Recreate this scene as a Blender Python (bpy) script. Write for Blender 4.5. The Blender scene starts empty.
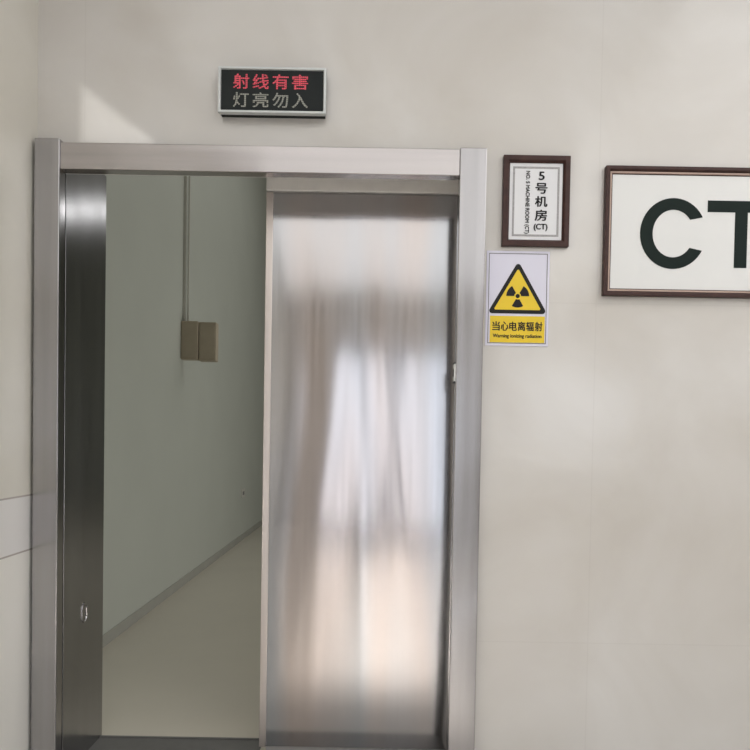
import bpy, bmesh, math
from mathutils import Vector, Matrix

scene = bpy.context.scene
scene.view_settings.view_transform = 'Standard'
scene.view_settings.look = 'None'

# ------------------------------------------------------------------ camera
F = 720.0; D = 2.54; HC = 1.244
SH = 80/750
cam_d = bpy.data.cameras.new("camera"); cam = bpy.data.objects.new("camera", cam_d)
scene.collection.objects.link(cam)
cam_d.sensor_width = 36; cam_d.lens = 36*F/750; cam_d.shift_y = SH; cam_d.clip_start = 0.01
R = Matrix.Rotation(math.radians(90-1.4), 3, 'X') @ Matrix.Rotation(math.radians(1.0), 3, 'Z')
cam.matrix_world = Matrix.Translation((0, -D, HC)) @ R.to_4x4()
scene.camera = cam

def survey(u, v, y=0.0):
    """where a measured sight line meets the vertical plane at depth y (metres)"""
    d = R @ Vector(((u-375)/F, (375-v)/F + SH*750/F, -1))
    t = (y + D)/d.y
    return (d.x*t, HC + d.z*t)
def rect(u0, v0, u1, v1, y):
    um, vm = (u0+u1)/2, (v0+v1)/2
    x0 = survey(u0, vm, y)[0]; x1 = survey(u1, vm, y)[0]
    z1 = survey(um, v0, y)[1]; z0 = survey(um, v1, y)[1]
    return x0, z0, x1, z1

# ------------------------------------------------------------------ materials
def lin(c):
    return tuple(((v/255)/12.92 if v/255 <= .04045 else ((v/255+.055)/1.055)**2.4) for v in c) + (1,)
def mat(name, rgb, rough=.5, metal=0, var=.04, vscale=8, bump=0, spec=.5, emit=None, estr=0, coat=0):
    m = bpy.data.materials.new(name); m.use_nodes = True
    nt = m.node_tree; b = nt.nodes['Principled BSDF']
    tc = nt.nodes.new('ShaderNodeTexCoord'); n = nt.nodes.new('ShaderNodeTexNoise')
    n.inputs['Scale'].default_value = vscale; n.inputs['Detail'].default_value = 4
    nt.links.new(tc.outputs['Object'], n.inputs['Vector'])
    r = nt.nodes.new('ShaderNodeValToRGB'); c = lin(rgb)
    r.color_ramp.elements[0].position = .3; r.color_ramp.elements[1].position = .7
    r.color_ramp.elements[0].color = tuple(x*(1-var) for x in c[:3])+(1,)
    r.color_ramp.elements[1].color = tuple(min(1, x*(1+var)) for x in c[:3])+(1,)
    nt.links.new(n.outputs['Fac'], r.inputs['Fac']); nt.links.new(r.outputs['Color'], b.inputs['Base Color'])
    b.inputs['Roughness'].default_value = rough; b.inputs['Metallic'].default_value = metal
    b.inputs['Specular IOR Level'].default_value = spec; b.inputs['Coat Weight'].default_value = coat
    b.inputs['Coat Roughness'].default_value = .1
    if emit:
        b.inputs['Emission Color'].default_value = lin(emit); b.inputs['Emission Strength'].default_value = estr
    if bump:
        bp = nt.nodes.new('ShaderNodeBump'); bp.inputs['Strength'].default_value = 1; bp.inputs['Distance'].default_value = bump
        nt.links.new(n.outputs['Fac'], bp.inputs['Height']); nt.links.new(bp.outputs['Normal'], b.inputs['Normal'])
    return m

def steel(name, rgb, rough, stretch, wave=0, wscale=(5, 5, .8), streak=.25, fine=.00005, tint=None, wdet=1.2, cvar=.04):
    """brushed stainless steel; stretch = texture scale per axis, wave = sheet buckling in metres"""
    m = bpy.data.materials.new(name); m.use_nodes = True
    nt = m.node_tree; L = nt.links; b = nt.nodes['Principled BSDF']
    tc = nt.nodes.new('ShaderNodeTexCoord')
    mp = nt.nodes.new('ShaderNodeMapping'); mp.inputs['Scale'].default_value = stretch
    L.new(tc.outputs['Object'], mp.inputs['Vector'])
    n = nt.nodes.new('ShaderNodeTexNoise'); n.inputs['Scale'].default_value = 1; n.inputs['Detail'].default_value = 3
    L.new(mp.outputs['Vector'], n.inputs['Vector'])
    r = nt.nodes.new('ShaderNodeMapRange'); r.inputs['From Min'].default_value = .3; r.inputs['From Max'].default_value = .7
    r.inputs['To Min'].default_value = rough*(1-streak); r.inputs['To Max'].default_value = rough*(1+streak)
    L.new(n.outputs['Fac'], r.inputs['Value']); L.new(r.outputs['Result'], b.inputs['Roughness'])
    cr = nt.nodes.new('ShaderNodeValToRGB'); c = lin(rgb)
    cr.color_ramp.elements[0].position = .3; cr.color_ramp.elements[1].position = .7
    cr.color_ramp.elements[0].color = tuple(x*(1-cvar) for x in c[:3])+(1,)
    cr.color_ramp.elements[1].color = tuple(min(1, x*(1+cvar)) for x in c[:3])+(1,)
    L.new(n.outputs['Fac'], cr.inputs['Fac']); L.new(cr.outputs['Color'], b.inputs['Base Color'])
    b.inputs['Metallic'].default_value = 1
    bp = nt.nodes.new('ShaderNodeBump'); bp.inputs['Strength'].default_value = 1; bp.inputs['Distance'].default_value = fine
    L.new(n.outputs['Fac'], bp.inputs['Height'])
    if wave:
        mp2 = nt.nodes.new('ShaderNodeMapping'); mp2.inputs['Scale'].default_value = wscale
        L.new(tc.outputs['Object'], mp2.inputs['Vector'])
        n2 = nt.nodes.new('ShaderNodeTexNoise'); n2.inputs['Scale'].default_value = 1; n2.inputs['Detail'].default_value = wdet
        n2.inputs['Distortion'].default_value = .4
        L.new(mp2.outputs['Vector'], n2.inputs['Vector'])
        b2 = nt.nodes.new('ShaderNodeBump'); b2.inputs['Strength'].default_value = 1; b2.inputs['Distance'].default_value = wave
        L.new(n2.outputs['Fac'], b2.inputs['Height']); L.new(bp.outputs['Normal'], b2.inputs['Normal'])
        L.new(b2.outputs['Normal'], b.inputs['Normal'])
        if tint:                              # pinkish / bluish reflections painted into the sheet colour
            t = nt.nodes.new('ShaderNodeValToRGB')
            t.color_ramp.elements[0].position = .4; t.color_ramp.elements[1].position = .6
            t.color_ramp.elements[0].color = lin(tint[0]); t.color_ramp.elements[1].color = lin(tint[1])
            L.new(n2.outputs['Color'], t.inputs['Fac'])
            mm = nt.nodes.new('ShaderNodeMix'); mm.data_type = 'RGBA'; mm.inputs['Factor'].default_value = .5
            L.new(cr.outputs['Color'], mm.inputs['A']); L.new(t.outputs['Color'], mm.inputs['B'])
            L.new(mm.outputs['Result'], b.inputs['Base Color'])
    else:
        L.new(bp.outputs['Normal'], b.inputs['Normal'])
    return m

def tile_mat(name, rgb, rgb2, joint_rgb, ax, x0, px, z0, pz, jf=.5, rough=.22, w=.002, band=None):
    """glossy marbled wall tile with thin joints. ax = horizontal axis index"""
    m = mat(name, rgb, rough=rough, var=.05, vscale=1.9, spec=.65, bump=.005)
    nt = m.node_tree; L = nt.links; b = nt.nodes['Principled BSDF']
    ramp = b.inputs['Base Color'].links[0].from_node
    ramp.color_ramp.elements[0].color = lin(rgb); ramp.color_ramp.elements[1].color = lin(rgb2)
    noise = [n for n in nt.nodes if n.type == 'TEX_NOISE'][0]; noise.inputs['Distortion'].default_value = .5
    tc = [n for n in nt.nodes if n.type == 'TEX_COORD'][0]
    sp = nt.nodes.new('ShaderNodeSeparateXYZ'); L.new(tc.outputs['Object'], sp.inputs[0])
    def M(op, a, bb=None):
        n = nt.nodes.new('ShaderNodeMath'); n.operation = op
        for i, q in enumerate((a, bb)):
            if q is None: continue
            if isinstance(q, (int, float)): n.inputs[i].default_value = q
            else: L.new(q, n.inputs[i])
        return n.outputs[0]
    def line(sock, o, p):
        f = M('FRACT', M('DIVIDE', M('SUBTRACT', sock, o), p))
        dd = M('SUBTRACT', .5, M('ABSOLUTE', M('SUBTRACT', f, .5)))
        return M('LESS_THAN', dd, w/p)
    j = M('MAXIMUM', line(sp.outputs[ax], x0, px), line(sp.outputs[2], z0, pz))
    mx = nt.nodes.new('ShaderNodeMix'); mx.data_type = 'RGBA'
    L.new(M('MULTIPLY', j, jf), mx.inputs['Factor']); L.new(ramp.outputs['Color'], mx.inputs['A'])
    mx.inputs['B'].default_value = lin(joint_rgb)
    out = mx.outputs['Result']
    for z_lo, z_hi, bc in (band or []):
        bm = M('MULTIPLY', M('GREATER_THAN', sp.outputs[2], z_lo), M('LESS_THAN', sp.outputs[2], z_hi))
        m2 = nt.nodes.new('ShaderNodeMix'); m2.data_type = 'RGBA'
        L.new(bm, m2.inputs['Factor']); L.new(out, m2.inputs['A']); m2.inputs['B'].default_value = lin(bc)
        out = m2.outputs['Result']
    L.new(out, b.inputs['Base Color'])
    return m

def dotted(m, off, pitch=.0064, lo=.1):
    """LED dot matrix: the lettering colour sits in small round dots"""
    nt = m.node_tree; L = nt.links; b = nt.nodes['Principled BSDF']
    tc = nt.nodes.new('ShaderNodeTexCoord'); v = nt.nodes.new('ShaderNodeVectorMath'); v.operation = 'SCALE'; v.inputs['Scale'].default_value = 1/pitch
    L.new(tc.outputs['Object'], v.inputs[0])
    fr = nt.nodes.new('ShaderNodeVectorMath'); fr.operation = 'FRACTION'; L.new(v.outputs[0], fr.inputs[0])
    sb = nt.nodes.new('ShaderNodeVectorMath'); sb.operation = 'SUBTRACT'; sb.inputs[1].default_value = (.5, 0, .5); L.new(fr.outputs[0], sb.inputs[0])
    mu = nt.nodes.new('ShaderNodeVectorMath'); mu.operation = 'MULTIPLY'; mu.inputs[1].default_value = (1, 0, 1); L.new(sb.outputs[0], mu.inputs[0])
    le = nt.nodes.new('ShaderNodeVectorMath'); le.operation = 'LENGTH'; L.new(mu.outputs[0], le.inputs[0])
    r = nt.nodes.new('ShaderNodeMapRange'); r.inputs['From Min'].default_value = .3; r.inputs['From Max'].default_value = .6
    r.inputs['To Min'].default_value = 1; r.inputs['To Max'].default_value = lo; L.new(le.outputs['Value'], r.inputs['Value'])
    es = b.inputs['Emission Strength'].default_value
    k = nt.nodes.new('ShaderNodeMath'); k.operation = 'MULTIPLY'; k.inputs[1].default_value = es; L.new(r.outputs[0], k.inputs[0])
    L.new(k.outputs[0], b.inputs['Emission Strength'])
    src = b.inputs['Base Color'].links[0].from_socket
    mx = nt.nodes.new('ShaderNodeMix'); mx.data_type = 'RGBA'; L.new(r.outputs[0], mx.inputs['Factor'])
    mx.inputs['A'].default_value = lin(off); L.new(src, mx.inputs['B']); L.new(mx.outputs['Result'], b.inputs['Base Color'])

M_wall = tile_mat("wall_tile", (196, 191, 184), (210, 207, 203), (150, 142, 136), 0, .767, 1.8, .527, 1.2, jf=.08, rough=.14)
M_left = tile_mat("side_wall_tile", (213, 209, 198), (220, 217, 208), (140, 132, 124), 1, -.6, .9, .0, 3.2, jf=.5, rough=.2,
                  band=[(-1, .83, (228, 226, 220)), (.83, .836, (176, 170, 164)), (.836, 1.02, (224, 222, 220)), (1.02, 1.026, (176, 170, 164))])  # lowest band lightened: daylight on the lower wall painted in
M_lfloor = mat("lobby_floor_tile", (190, 187, 182), rough=.15, var=.05, vscale=3)
M_ceil = mat("ceiling_paint", (214, 213, 210), rough=.8)
M_sof = mat("soffit_reflector_paint", (232, 229, 225), rough=.6)
M_room = mat("room_wall_paint", (179, 182, 173), rough=.5, var=.02, vscale=2)
M_rfloor = mat("room_floor_vinyl", (202, 196, 182), rough=.3, var=.03, vscale=2)
M_base = mat("skirting_paint", (154, 153, 145), rough=.5)
M_frame = steel("brushed_steel_vertical", (170, 168, 169), .18, (24, 24, .8), wave=.008, wscale=(3, 3, 2), streak=.2, cvar=.08)
M_head = steel("brushed_steel_horizontal", (180, 175, 174), .22, (.8, 24, 24), wave=.008, wscale=(2.8, 2, 2), streak=.2, cvar=.08)
M_jamb = steel("jamb_steel", (162, 161, 162), .22, (12, 12, .6), wave=.007, wscale=(4, 5, 1.2), streak=.05, fine=.00002)
M_thr = mat("threshold_plate", (112, 111, 109), rough=.5, metal=.4, vscale=30)
M_leaf = steel("door_steel_sheet", (188, 186, 185), .135, (40, 40, 1.0), wave=.012, wscale=(4.2, 4.2, .5), streak=.15, fine=.00003,
               tint=((198, 181, 173), (180, 186, 194)), wdet=1.1)
M_edge = steel("folded_steel_edge", (214, 205, 200), .35, (30, 30, 2))
M_satin = mat("satin_steel_cover", (222, 219, 215), rough=.4, metal=.1, vscale=20)
M_seal = mat("grey_steel_stop", (172, 170, 168), rough=.4, metal=.2, vscale=20)
M_alu = mat("aluminium_trim", (198, 201, 200), rough=.4, metal=.4)
M_led = mat("display_face", (34, 38, 38), rough=.6, var=.1, spec=.2)
M_red = mat("red_led", (200, 70, 84), rough=.5, emit=(235, 76, 96), estr=.34)
M_dim = mat("unlit_led", (158, 158, 148), rough=.5, emit=(150, 145, 135), estr=.06)
dotted(M_red, (54, 32, 36)); dotted(M_dim, (56, 60, 58), lo=.2)
M_brown = mat("dark_wood_frame", (60, 36, 31), rough=.45, var=.2, vscale=40, spec=.3)
M_white = mat("white_board", (222, 222, 224), rough=.35, var=.01)
M_ivory = mat("ivory_board", (222, 222, 220), rough=.4, var=.01)
M_ink = mat("dark_green_lettering", (16, 30, 26), rough=.6, spec=.2)
M_black = mat("black_ink", (20, 18, 18), rough=.5, spec=.3)
M_grey = mat("grey_ink", (110, 108, 108), rough=.5)
M_lgrey = mat("pale_grey_ink", (158, 156, 156), rough=.5, var=.15, vscale=150)
M_yel = mat("warning_yellow", (226, 194, 30), rough=.4, var=.02)
M_sticker = mat("sticker_white", (214, 212, 226), rough=.35, var=.01)
M_tan = mat("inner_frame_line", (186, 160, 146), rough=.4)
M_box = mat("control_box_paint", (166, 155, 136), rough=.6, var=.08, vscale=6)
M_pipe = mat("conduit_paint", (190, 188, 180), rough=.5)
M_plast = mat("white_plastic", (225, 225, 222), rough=.4)
M_dark = mat("dark_recess", (20, 20, 20), rough=.5)
M_glass = mat("glowing_glazing", (230, 235, 240), rough=.3, emit=(238, 243, 255), estr=1.45)  # unseen panes, made to glow for what the leaf reflects
M_alu2 = mat("window_frame_metal", (90, 90, 92), rough=.4, metal=.5)

# ------------------------------------------------------------------ mesh helpers
def add_box(bm, a, b):
    x0, y0, z0 = a; x1, y1, z1 = b
    vs = [bm.verts.new(p) for p in ((x0,y0,z0),(x1,y0,z0),(x1,y1,z0),(x0,y1,z0),(x0,y0,z1),(x1,y0,z1),(x1,y1,z1),(x0,y1,z1))]
    for f in ((0,3,2,1),(4,5,6,7),(0,1,5,4),(1,2,6,5),(2,3,7,6),(3,0,4,7)):
        bm.faces.new([vs[i] for i in f])
def finish(bm, name, m, origin=None, bev=0, parent=None, smooth=False):
    bmesh.ops.recalc_face_normals(bm, faces=bm.faces[:])
    me = bpy.data.meshes.new(name)
    o = Vector(origin) if origin else Vector((0, 0, 0))
    bmesh.ops.translate(bm, verts=bm.verts[:], vec=-o)
    bm.to_mesh(me); bm.free(); me.materials.append(m)
    if smooth:
        for p in me.polygons: p.use_smooth = True
    ob = bpy.data.objects.new(name, me); scene.collection.objects.link(ob)
    ob.location = o
    if bev:
        md = ob.modifiers.new("bevel", 'BEVEL'); md.width = bev; md.segments = 2; md.limit_method = 'ANGLE'
    if parent:
        ob.parent = parent; ob.location = o - parent.location
    return ob
def boxes(name, lst, m, **k):
    bm = bmesh.new()
    for a, b in lst: add_box(bm, a, b)
    return finish(bm, name, m, **k)
def empty(name, loc):
    e = bpy.data.objects.new(name, None); e.empty_display_size = .1; e.location = loc
    scene.collection.objects.link(e); return e
def tag(o, label, cat, structure=False):
    o["label"] = label; o["category"] = cat
    if structure: o["kind"] = "structure"
    return o
def ring(name, x0, z0, x1, z1, w, yb, yf, m, parent, slope=.3, bev=.0015):
    """mitred rectangular frame with a sloping inner bevel"""
    bm = bmesh.new()
    prof = [(0, yb), (0, yf), (w*(1-slope), yf), (w, yf+(yb-yf)*.45), (w, yb)]
    loops = []
    for off, y in prof:
        loops.append([bm.verts.new(p) for p in ((x0+off,y,z0+off),(x1-off,y,z0+off),(x1-off,y,z1-off),(x0+off,y,z1-off))])
    for a in range(len(loops)):
        A = loops[a]; B = loops[(a+1) % len(loops)]
        for i in range(4):
            bm.faces.new((A[i], A[(i+1)%4], B[(i+1)%4], B[i]))
    return finish(bm, name, m, origin=((x0+x1)/2, yb, (z0+z1)/2), parent=parent, bev=bev)
def poly(name, pts, y, m, parent, th=.0006, holes=None):
    """flat extruded polygon(s) in the XZ plane"""
    bm = bmesh.new()
    for P in pts:
        vs = [bm.verts.new((x, y, z)) for x, z in P]
        f = bm.faces.new(vs)
        r = bmesh.ops.extrude_face_region(bm, geom=[f])
        bmesh.ops.translate(bm, verts=[g for g in r['geom'] if isinstance(g, bmesh.types.BMVert)], vec=(0, th, 0))
    cx = sum(p[0] for P in pts for p in P)/sum(len(P) for P in pts); cz = sum(p[1] for P in pts for p in P)/sum(len(P) for P in pts)
    return finish(bm, name, m, origin=(cx, y, cz), parent=parent)
def glyph_mesh(s, bold, rot):
    cu = bpy.data.curves.new("glyph", 'FONT'); cu.body = s; cu.size = 1; cu.offset = bold
    cu.resolution_u = 6
    tmp = bpy.data.objects.new("glyph", cu); scene.collection.objects.link(tmp)
    dg = bpy.context.evaluated_depsgraph_get(); dg.update()
    me = bpy.data.meshes.new_from_object(tmp.evaluated_get(dg))
    bpy.data.objects.remove(tmp)
    if rot: me.transform(Matrix.Rotation(math.radians(rot), 4, 'Z'))
    return me
def text(name, s, x0, z0, x1, z1, y, m, parent, bold=0, rot=0, each=0, fat=0):
    """lettering fitted to the box x0..x1, z0..z1 on plane y; each = width share per evenly spaced
    character; fat = stroke thickening in metres"""
    jobs = []
    if each:
        p = (x1-x0)/len(s)
        for i, ch in enumerate(s):
            c = x0+p*(i+.5); jobs.append((ch, c-p*each/2, c+p*each/2))
    else: jobs = [(s, x0, x1)]
    bm = bmesh.new()
    cx, cz = (x0+x1)/2, (z0+z1)/2
    shifts = [(0, 0)] if not fat else [(-fat, 0), (fat, 0), (0, fat*.6), (0, -fat*.6)]
    for ch, a0, a1 in jobs:
        g = glyph_mesh(ch, bold, rot)
        xs = [v.co.x for v in g.vertices]; ys = [v.co.y for v in g.vertices]
        if not xs: continue
        ax, bx, ay, by = min(xs), max(xs), min(ys), max(ys)
        for v in g.vertices:
            v.co = (a0+(v.co.x-ax)/(bx-ax)*(a1-a0)-cx, 0, ((v.co.y-ay)/(by-ay)-.5)*(z1-z0))
        for k, (sx, sz) in enumerate(shifts):
            c = g.copy(); c.transform(Matrix.Translation((sx, -.00012*k, sz))); bm.from_mesh(c); bpy.data.meshes.remove(c)
        bpy.data.meshes.remove(g)
    for f in bm.faces:
        f.normal_update()
        if f.normal.y > 0: f.normal_flip()
    me = bpy.data.meshes.new(name); bm.to_mesh(me); bm.free()
    me.materials.clear(); me.materials.append(m)
    for p_ in me.polygons: p_.use_smooth = False; p_.material_index = 0
    ob = bpy.data.objects.new(name, me); scene.collection.objects.link(ob)
    ob.parent = parent; ob.location = Vector((cx, y, cz)) - parent.location
    return ob

# ------------------------------------------------------------------ surveyed door dimensions
YF = -.05                                     # face of steel casing
TH = .20                                      # wall thickness at the leaf
TL = .36                                      # depth of the jamb the leaf closes against
XL = (survey(35, 142, YF)[0] + survey(30, 750, YF)[0])/2
XLi = (survey(59, 172, YF)[0] + survey(56, 740, YF)[0])/2
XRi = (survey(461, 172, YF)[0] + survey(447, 750, YF)[0])/2
XRo = (survey(488, 148, YF)[0] + survey(474, 750, YF)[0])/2
ZT = survey(260, 145, YF)[1]; ZB = survey(260, 172, YF)[1]
ZS = survey(360, 164, TH)[1]                  # inner edge of the splayed head
YL = TH + .015
ZLF = survey(360, 194, YL)[1]                 # top of the leaf
ZLB = survey(360, 748, YL)[1]                 # bottom of the leaf
XJ = XRi + .030                               # right jamb, set back behind the casing edge
XW = XL - .012                                # side wall plane
LH = 3.3

# ------------------------------------------------------------------ lobby shell
bm = bmesh.new()
add_box(bm, (XW, 0, 0), (XLi-.02, TL, LH)); add_box(bm, (XJ+.02, 0, 0), (4.5, TH, LH))
pr = [(0, ZB+.02), (TH, ZS+.02), (TH, LH), (0, LH)]     # lintel with splayed underside
va = [bm.verts.new((XLi-.02, y, z)) for y, z in pr]; vb = [bm.verts.new((XJ+.02, y, z)) for y, z in pr]
bm.faces.new(va); bm.faces.new(vb[::-1])
for i in range(4): bm.faces.new((va[i], vb[i], vb[(i+1)%4], va[(i+1)%4]))
w = finish(bm, "wall_front", M_wall)
tag(w, "pale glossy grey-cream tiled wall around the steel doorway", "wall", True)
w = boxes("wall_left", [((XW-.15, -7.5, 0), (XW, TL, LH))], M_left); tag(w, "cream glossy tiled side wall with daylight painted into its paler lower section", "wall", True)
w = boxes("wall_right", [((4.5, -7.5, 0), (4.65, TH, LH))], M_wall); tag(w, "pale tiled lobby side wall", "wall", True)
w = boxes("floor", [((XW-.15, -7.5, -.1), (4.65, TH, 0))], M_lfloor); tag(w, "polished beige lobby floor tiles", "floor", True)
w = boxes("ceiling", [((XW-.15, -7.5, LH), (4.65, TH, LH+.1))], M_ceil); tag(w, "white lobby ceiling", "ceiling", True)
w = boxes("wall_back", [((XW-.15, -7.65, 0), (-.55, -7.5, LH)), ((-.55, -7.65, 2.5), (.95, -7.5, LH)), ((.95, -7.65, 0), (2.0, -7.5, LH)),
      ((2.0, -7.65, 0), (3.6, -7.5, .9)), ((2.0, -7.65, 2.4), (3.6, -7.5, LH)), ((3.6, -7.65, 0), (4.65, -7.5, LH))], M_wall)
tag(w, "lobby wall with glazed entrance", "wall", True)
w = boxes("window_1", [((-.55, -7.6, 0), (.95, -7.57, 2.5))], M_glass); tag(w, "unseen glowing pane added as the entrance glazing the door reflects", "window", True)
w = boxes("window_2", [((2.0, -7.6, .9), (3.6, -7.57, 2.4))], M_glass); tag(w, "unseen glowing pane added as a lobby window", "window", True)
w = boxes("trim_2", [((-.55, -7.56, 0), (-.49, -7.5, 2.5)), ((.89, -7.56, 0), (.95, -7.5, 2.5)), ((.12, -7.56, 0), (.36, -7.5, 2.5)),
      ((-.49, -7.56, 2.44), (.89, -7.5, 2.5))], M_alu2)
tag(w, "dark metal entrance glazing bars", "window frame", True)

# ------------------------------------------------------------------ scan room shell
RX = -1.56; RY = 11.0; RH = 4.9
w = boxes("wall_room_left", [((RX-.15, TL, 0), (RX, RY, RH))], M_room); tag(w, "plain dull grey-green painted room wall", "wall", True)
w = boxes("wall_room_back", [((RX-.15, RY, 0), (4.6, RY+.15, RH))], M_room); tag(w, "plain dull grey-green painted end wall", "wall", True)
w = boxes("wall_room_right", [((4.5, TH, 0), (4.65, RY, RH))], M_room); tag(w, "plain dull grey-green painted room wall", "wall", True)
w = boxes("floor_room", [((RX-.15, TH, -.1), (4.65, RY+.15, 0))], M_rfloor); tag(w, "pale beige vinyl floor of the scan room", "floor", True)
w = boxes("ceiling_room", [((RX-.15, TH, RH), (4.65, RY+.15, RH+.1))], M_ceil); tag(w, "white scan room ceiling", "ceiling", True)
w = boxes("baseboard_left", [((RX, TL+.012, 0), (RX+.006, RY, .07))], M_base); tag(w, "soft darker grey skirting band", "baseboard", True)
w = boxes("wall_room_front", [((RX-.15, TL, 0), (XLi-.03, TL+.01, RH)), ((XLi-.03, TH, ZS+.25), (4.5, TH+.01, RH)), ((XJ+.03, TH, 0), (4.5, TH+.003, ZS+.25)),
      ((XLi-.04, TH, ZS+.25), (XLi-.03, TL, RH))], M_room)
tag(w, "grey painted wall behind the doorway", "wall", True)

# ------------------------------------------------------------------ steel door frame
fr = empty("trim_1", ((XL+XRo)/2, 0, 0)); tag(fr, "brushed stainless steel door frame with mitred casing", "door frame", True)
boxes("post", [((XL, YF, 0), (XLi, .0, ZT+.012))], M_frame, parent=fr, bev=.003, origin=(XL, 0, 0))
boxes("post", [((XRi, YF, 0), (XRo, .0, ZT+.004))], M_frame, parent=fr, bev=.003, origin=(XRi, 0, 0))
boxes("header", [((XLi, YF+.003, ZB), (XRi, 0, ZT))], M_head, parent=fr, bev=.003, origin=(0, 0, ZB))
boxes("jamb", [((XLi-.02, .006, 0), (XLi, TL+.02, ZS))], M_jamb, parent=fr, bev=.001, origin=(XLi, 0, 0))
rj = boxes("jamb", [((XJ, .006, 0), (XJ+.02, TH, ZS))], M_satin, parent=fr, bev=.001, origin=(XRi, 0, 0))
boxes("stop_strip", [((XJ-.006, TH-.006, .0), (XJ+.004, TH+.010, ZLF+.01))], M_seal, parent=fr, bev=.002, origin=(XJ, TH, 0))
bm = bmesh.new()
pr = [(0.001, ZB), (TH, ZS), (TH, ZS+.02), (0.001, ZB+.02)]
va = [bm.verts.new((XLi, y, z)) for y, z in pr]; vb = [bm.verts.new((XJ, y, z)) for y, z in pr]
bm.faces.new(va); bm.faces.new(vb[::-1])
for i in range(4): bm.faces.new((va[i], vb[i], vb[(i+1)%4], va[(i+1)%4]))
so = finish(bm, "soffit_reflector", M_sof, parent=fr, origin=(0, 0, ZS)); so["label"] = "white splayed door head added to lighten the door reflection"  # splay and white finish added, hidden from view, to lighten the leaf's reflection
xe = (survey(271, 192, YL)[0] + survey(257, 745, YL)[0])/2
th_ = boxes("threshold", [((XLi, -.02, 0), (XJ, YL-.01, .006)), ((XLi, YL-.01, 0), (xe-.01, TL-.004, .006)), ((XLi, TL-.004, 0), (xe+.1, TL+.008, .010))], M_thr, parent=fr, origin=(0, .2, 0))
th_["label"] = "grey metal threshold plate"
bm = bmesh.new()
zz = survey(80, 612, .2)[1]
ang = [i*math.tau/24 for i in range(24)]
def stad(r, h, x): return [bm.verts.new((x, .19+r*math.cos(a), zz+r*math.sin(a)+(h if math.sin(a) > 0 else -h))) for a in ang]
A = stad(.024, .014, XLi+.004); B = stad(.018, .014, XLi+.004); C = stad(.016, .014, XLi+.0005); A0 = stad(.024, .014, XLi)
for P, Q in ((A0, A), (A, B), (B, C)):
    for i in range(24): bm.faces.new((P[i], P[(i+1) % 24], Q[(i+1) % 24], Q[i]))
bm.faces.new(C)
h = finish(bm, "flush_handle", M_frame, parent=fr, origin=(XLi, .19, zz)); h["label"] = "small recessed oval steel pull"
zl = survey(455, 374, .01)[1]
lk = boxes("latch_plate", [((XRi-.005, -.046, zl-.032), (XRi, -.004, zl+.032))], M_plast, parent=fr, bev=.001, origin=(XRi, .01, zl))
lk["label"] = "small pale latch keeper"
boxes("latch_slot", [((XRi-.0058, -.048, zl-.036), (XRi-.0015, -.002, zl-.030)), ((XRi-.0058, -.048, zl+.030), (XRi-.0015, -.002, zl+.036)),
      ((XRi-.0068, -.030, zl-.012), (XRi-.005, -.014, zl+.014))], M_dark, parent=fr, origin=(XRi, .01, zl))

# ------------------------------------------------------------------ sliding leaf
lf_loc = (xe+.66, YL+.03, 0)
leaf = boxes("door_1", [((xe, YL, ZLB), (xe+1.42, YL+.06, ZLF))], M_leaf, bev=.002, origin=lf_loc)
tag(leaf, "sliding stainless steel shielded door with buckled reflections", "door", True)
ed = boxes("edge_strip", [((xe-.004, YL-.006, ZLB), (xe+.022, YL, ZLF))], M_edge, parent=leaf, bev=.002, origin=(xe, YL, 1))
ed["label"] = "folded satin steel edge strip"
boxes("floor_guide", [((xe+.02, YL+.015, .001), (xe+1.40, YL+.045, ZLB))], M_seal, parent=leaf, origin=(xe, YL, 0))
tr = boxes("trim_3", [((xe-.004, YL-.012, ZLF+.004), (xe+1.45, YL+.08, ZS+.2))], M_satin, bev=.003, origin=(xe, TH+.05, ZLF))
tag(tr, "pale steel hanger cover above the sliding door", "door track", True)

# ------------------------------------------------------------------ things in the scan room
e = empty("control_box", (RX, 3.3, 1.9)); tag(e, "dull brownish double control box on the wall with conduit", "electrical box")
zc = HC + (437-343)/720*5.74
boxes("cabinet", [((RX, 3.20, zc-.155), (RX+.138, 3.30, zc+.15))], M_box, parent=e, bev=.008, origin=(RX, 3.3, zc))
boxes("cabinet", [((RX+.141, 3.21, zc-.165), (RX+.28, 3.30, zc+.145))], M_box, parent=e, bev=.008, origin=(RX+.2, 3.3, zc))
boxes("cover_lip", [((RX+.015, 3.198, zc-.135), (RX+.125, 3.2, zc+.13)), ((RX+.156, 3.208, zc-.145), (RX+.268, 3.21, zc+.125))], M_box, parent=e, bev=.0008, origin=(RX, 3.2, zc))
boxes("conduit", [((RX, 3.25, zc+.14), (RX+.022, 3.272, RH)), ((RX+.034, 3.25, zc+.14), (RX+.050, 3.266, RH))], M_pipe, parent=e, bev=.004, origin=(RX, 3.26, zc))
yo = -RX*720/132-D
e = empty("wall_outlet", (RX, yo, .75)); tag(e, "small pale wall outlet", "outlet")
zo = HC-(495-437)/720*(yo+D)
boxes("cover_plate", [((RX, yo-.10, zo-.05), (RX+.012, yo+.10, zo+.05))], M_pipe, parent=e, bev=.003, origin=(RX, yo, zo))
boxes("socket", [((RX+.012, yo-.05, zo-.02), (RX+.014, yo+.05, zo+.02))], M_grey, parent=e, origin=(RX, yo, zo))

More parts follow.
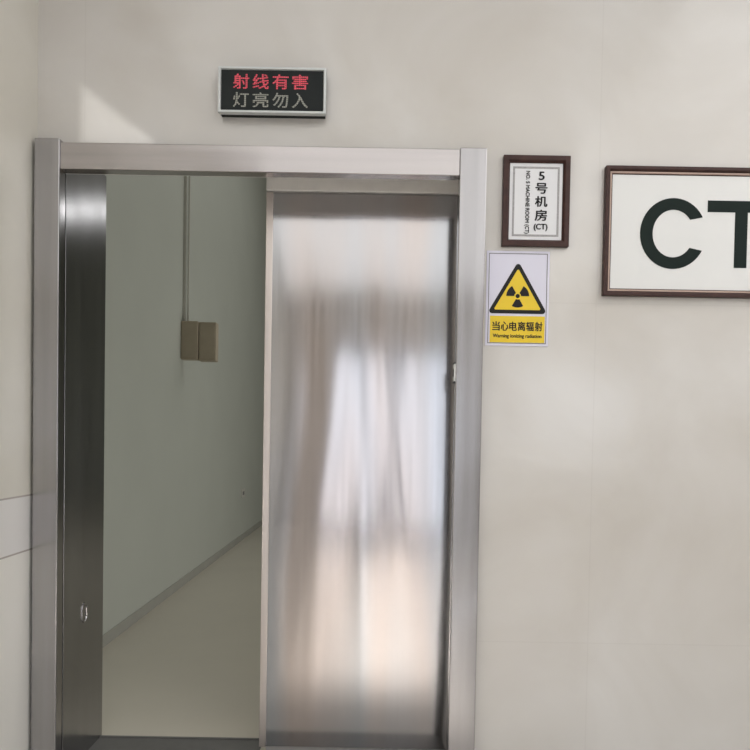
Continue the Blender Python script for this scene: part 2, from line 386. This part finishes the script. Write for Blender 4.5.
# ------------------------------------------------------------------ LED warning display
x0, z0, x1, z1 = rect(218, 67, 326, 113, -.05)
s = empty("warning_display", ((x0+x1)/2, 0, z0)); tag(s, "dark electronic display with red Chinese radiation warning", "sign")
boxes("housing", [((x0+.004, -.046, z0+.004), (x1-.004, 0, z1-.004))], M_led, parent=s, bev=.002, origin=(x0, 0, z0))
ring("display_frame", x0, z0, x1, z1, .011, -.030, -.052, M_alu, s)
W_, H_ = x1-x0, z1-z0
text("warning_lettering", "射线有害", x0+.12*W_, z0+.53*H_, x1-.15*W_, z1-.15*H_, -.0468, M_red, s, each=.8, fat=.001)
text("unlit_lettering", "灯亮勿入", x0+.12*W_, z0+.13*H_, x1-.15*W_, z0+.45*H_, -.0468, M_dim, s, each=.79, fat=.0008)

# ------------------------------------------------------------------ room number plaque
x0, z0, x1, z1 = rect(503, 155, 570, 246, -.02)
s = empty("room_number_plaque", ((x0+x1)/2, 0, z0)); tag(s, "dark wood framed white plaque with vertical room number", "sign")
boxes("board", [((x0+.01, -.008, z0+.01), (x1-.01, 0, z1-.01))], M_white, parent=s, origin=(x0, 0, z0))
ring("frame", x0, z0, x1, z1, .024, 0, -.02, M_brown, s)
W_, H_ = x1-x0, z1-z0
ring("border_line", x0+.15*W_, z0+.115*H_, x1-.15*W_, z1-.115*H_, .007, -.008, -.0088, M_lgrey, s, bev=0)
def at(fx, fz): return x0+fx*W_, z1-fz*H_
def cell(ch, fz0, fz1, wx, c=.58, b=.0):
    a = at(c-wx/2, fz1); q = at(c+wx/2, fz0)
    return text("lettering", ch, a[0], a[1], q[0], q[1], -.0092, M_black, s, bold=b, fat=.0012)
cell("5", .17, .26, .08); cell("号", .295, .41, .175); cell("机", .44, .555, .18); cell("房", .59, .71, .18); cell("(CT)", .745, .825, .2)
a = at(.33, .855); q = at(.405, .165)
text("small_lettering", "NO. 5 MACHINE ROOM (CT)", a[0], a[1], q[0], q[1], -.0092, M_black, s, rot=-90, fat=.0007)

# ------------------------------------------------------------------ radiation warning sticker
x0, z0, x1, z1 = rect(486, 251, 549, 346, -.003)
s = empty("radiation_sign", ((x0+x1)/2, 0, z0)); tag(s, "white radiation warning sign with yellow trefoil triangle", "sign")
boxes("panel", [((x0, -.003, z0), (x1, 0, z1))], M_sticker, parent=s, origin=(x0, 0, z0), bev=.0008)
W_, H_ = x1-x0, z1-z0
ring("border_line", x0+.035*W_, z0+.025*H_, x1-.035*W_, z1-.025*H_, .0025, -.003, -.0036, M_grey, s, bev=0)
def rtri(cx, cz, R0, rr):
    pts = []
    for k in range(3):
        a = math.radians(90+120*k); px, pz = cx+(R0-2*rr)*math.cos(a), cz+(R0-2*rr)*math.sin(a)
        for i in range(7):
            t = a+math.radians(-60+20*i); pts.append((px+rr*math.cos(t), pz+rr*math.sin(t)))
    return pts
tcx, tcz = (x0+x1)/2, z1-.475*H_
R0 = .122
poly("triangle_border", [rtri(tcx, tcz, R0, .010)], -.0042, M_black, s)
poly("triangle_field", [rtri(tcx, tcz, R0-.026, .004)], -.0050, M_yel, s)
bl = []
for k in range(3):
    a0 = math.radians(30+120*k)
    o = [(tcx+.040*math.cos(a0+math.radians(t)), tcz+.040*math.sin(a0+math.radians(t))) for t in range(-30, 31, 6)]
    i_ = [(tcx+.012*math.cos(a0+math.radians(t)), tcz+.012*math.sin(a0+math.radians(t))) for t in range(30, -31, -12)]
    bl.append(o+i_)
bl.append([(tcx+.0075*math.cos(t), tcz+.0075*math.sin(t)) for t in [i*math.tau/20 for i in range(20)]])
poly("trefoil_symbol", bl, -.0058, M_black, s)
ya, yb_ = z0+.035*H_, z0+.315*H_
poly("caption_band", [[(x0+.07*W_, ya), (x1-.06*W_, ya), (x1-.06*W_, yb_), (x0+.07*W_, yb_)]], -.0042, M_yel, s)
text("caption_lettering", "当心电离辐射", x0+.10*W_, ya+.125*H_, x1-.09*W_, yb_-.06*H_, -.0046, M_black, s, bold=0, each=.86, fat=.0009)
text("small_caption", "Warning ionizing radiation", x0+.12*W_, ya+.04*H_, x1-.11*W_, ya+.09*H_, -.0046, M_black, s, fat=.0006)

# ------------------------------------------------------------------ CT sign
x0, z0, x1, z1 = rect(605, 167, 836, 297, -.025)
s = empty("department_sign", ((x0+x1)/2, 0, z0)); tag(s, "large dark brown wood framed white sign reading CT", "sign")
boxes("board", [((x0+.01, -.010, z0+.01), (x1-.01, 0, z1-.01))], M_ivory, parent=s, origin=(x0, 0, z0))
ring("frame", x0, z0, x1, z1, .017, 0, -.025, M_brown, s)
ring("inner_frame", x0+.0172, z0+.0172, x1-.0172, z1-.0172, .006, -.010, -.016, M_tan, s, bev=0)
ring("frame_lining", x0+.0232, z0+.0232, x1-.0232, z1-.0232, .003, -.010, -.0125, M_brown, s, bev=0)
a = rect(640, 198, 704, 269, -.0112)
cx, cz, rx, rz = (a[0]+a[2])/2+.004, (a[1]+a[3])/2, (a[2]-a[0])/2+.004, (a[3]-a[1])/2
st = .044
bm = bmesh.new()
n_ = 49
for i in range(n_-1):
    def pt(k, o):
        t0 = math.radians(28 + (332-28)*k/(n_-1)); t1 = math.radians(36 + (324-36)*k/(n_-1))
        t = t0 if o else t1
        return (cx+(rx if o else rx-st)*math.cos(t), -.0112, cz+(rz if o else rz-st*.92)*math.sin(t))
    q = [bm.verts.new(p) for p in (pt(i, 1), pt(i+1, 1), pt(i+1, 0), pt(i, 0))]
    bm.faces.new(q)
bmesh.ops.remove_doubles(bm, verts=bm.verts[:], dist=1e-5)
finish(bm, "lettering", M_ink, origin=(cx, -.0112, cz), parent=s)
a = rect(707, 201, 775, 268, -.0112); mx = (a[0]+a[2])/2; st = .044; hb = .040
poly("lettering", [[(a[0], a[3]), (a[0], a[3]-hb), (mx-st/2, a[3]-hb), (mx-st/2, a[1]), (mx+st/2, a[1]), (mx+st/2, a[3]-hb), (a[2], a[3]-hb), (a[2], a[3])]], -.0112, M_ink, s)

# ------------------------------------------------------------------ light
def area(name, loc, rot, sx, sy, power, col=(1, 1, 1), spread=180):
    l = bpy.data.lights.new(name, 'AREA'); l.shape = 'RECTANGLE'; l.size = sx; l.size_y = sy; l.energy = power; l.color = col
    l.spread = math.radians(spread)
    o = bpy.data.objects.new(name, l); o.location = loc; o.rotation_euler = [math.radians(r) for r in rot]
    scene.collection.objects.link(o); return o
area("lobby_ceiling_fill", (2.9, -3.9, LH-.02), (0, 0, 0), 3.0, 6.6, 130, (.985, .988, 1))  # unseen overhead fill added outside the leaf's reflected view
area("corridor_ceiling_fill", (.15, -3.9, LH-.02), (0, 0, 0), 2.5, 6.6, 50, (.985, .988, 1))  # dimmer unseen fill, split off to soften the leaf's top reflection
area("leaf_highlight_fill", (.05, -2.6, LH-.03), (0, 0, 0), .6, 4.0, 29, (1, .95, .90), 18)  # added overhead beam, brightens the floor for the leaf's highlight
area("room_ceiling_fill", (.5, 4.5, RH-.05), (0, 0, 0), 2.5, 4, 31, (1, .99, .97))  # unseen overhead fill added to light the room
area("room_side_fill", (4.3, 3.0, .7), (0, 90, 0), 1.1, 4.0, 76, (1, .99, .97))  # unseen low fill added to lighten the lower room wall
area("jamb_highlight_lamp", (.13, 3.2, 3.0), (0, 0, 0), .3, .3, 2.8, (1, 1, 1))  # small unseen lamp added for the highlight on the left jamb
# added narrow lamp, masked to a triangle, for the bright patch over the doorway
gx, gz = survey(119, 115, 0)
src = Vector((gx+.9, -3.0, gz+.3)); tgt = Vector((gx, 0, gz))
l = area("wall_glint_lamp", src, (0, 0, 0), .25, .20, .055, (1, 1, 1), 1)
l.rotation_euler = (tgt-src).to_track_quat('-Z', 'Y').to_euler()
ld = l.data; ld.use_nodes = True; nt = ld.node_tree
em = [n for n in nt.nodes if n.type == 'EMISSION'][0]
g = nt.nodes.new('ShaderNodeNewGeometry'); sp = nt.nodes.new('ShaderNodeSeparateXYZ'); nt.links.new(g.outputs['Parametric'], sp.inputs[0])
ad = nt.nodes.new('ShaderNodeMath'); ad.operation = 'ADD'; nt.links.new(sp.outputs[0], ad.inputs[0]); nt.links.new(sp.outputs[1], ad.inputs[1])
lt = nt.nodes.new('ShaderNodeMath'); lt.operation = 'LESS_THAN'; lt.inputs[1].default_value = 1; nt.links.new(ad.outputs[0], lt.inputs[0])
nt.links.new(lt.outputs[0], em.inputs['Strength'])
wd = bpy.data.worlds.new("world"); scene.world = wd; wd.use_nodes = True
wd.node_tree.nodes['Background'].inputs['Color'].default_value = (.75, .8, .85, 1)
wd.node_tree.nodes['Background'].inputs['Strength'].default_value = .4
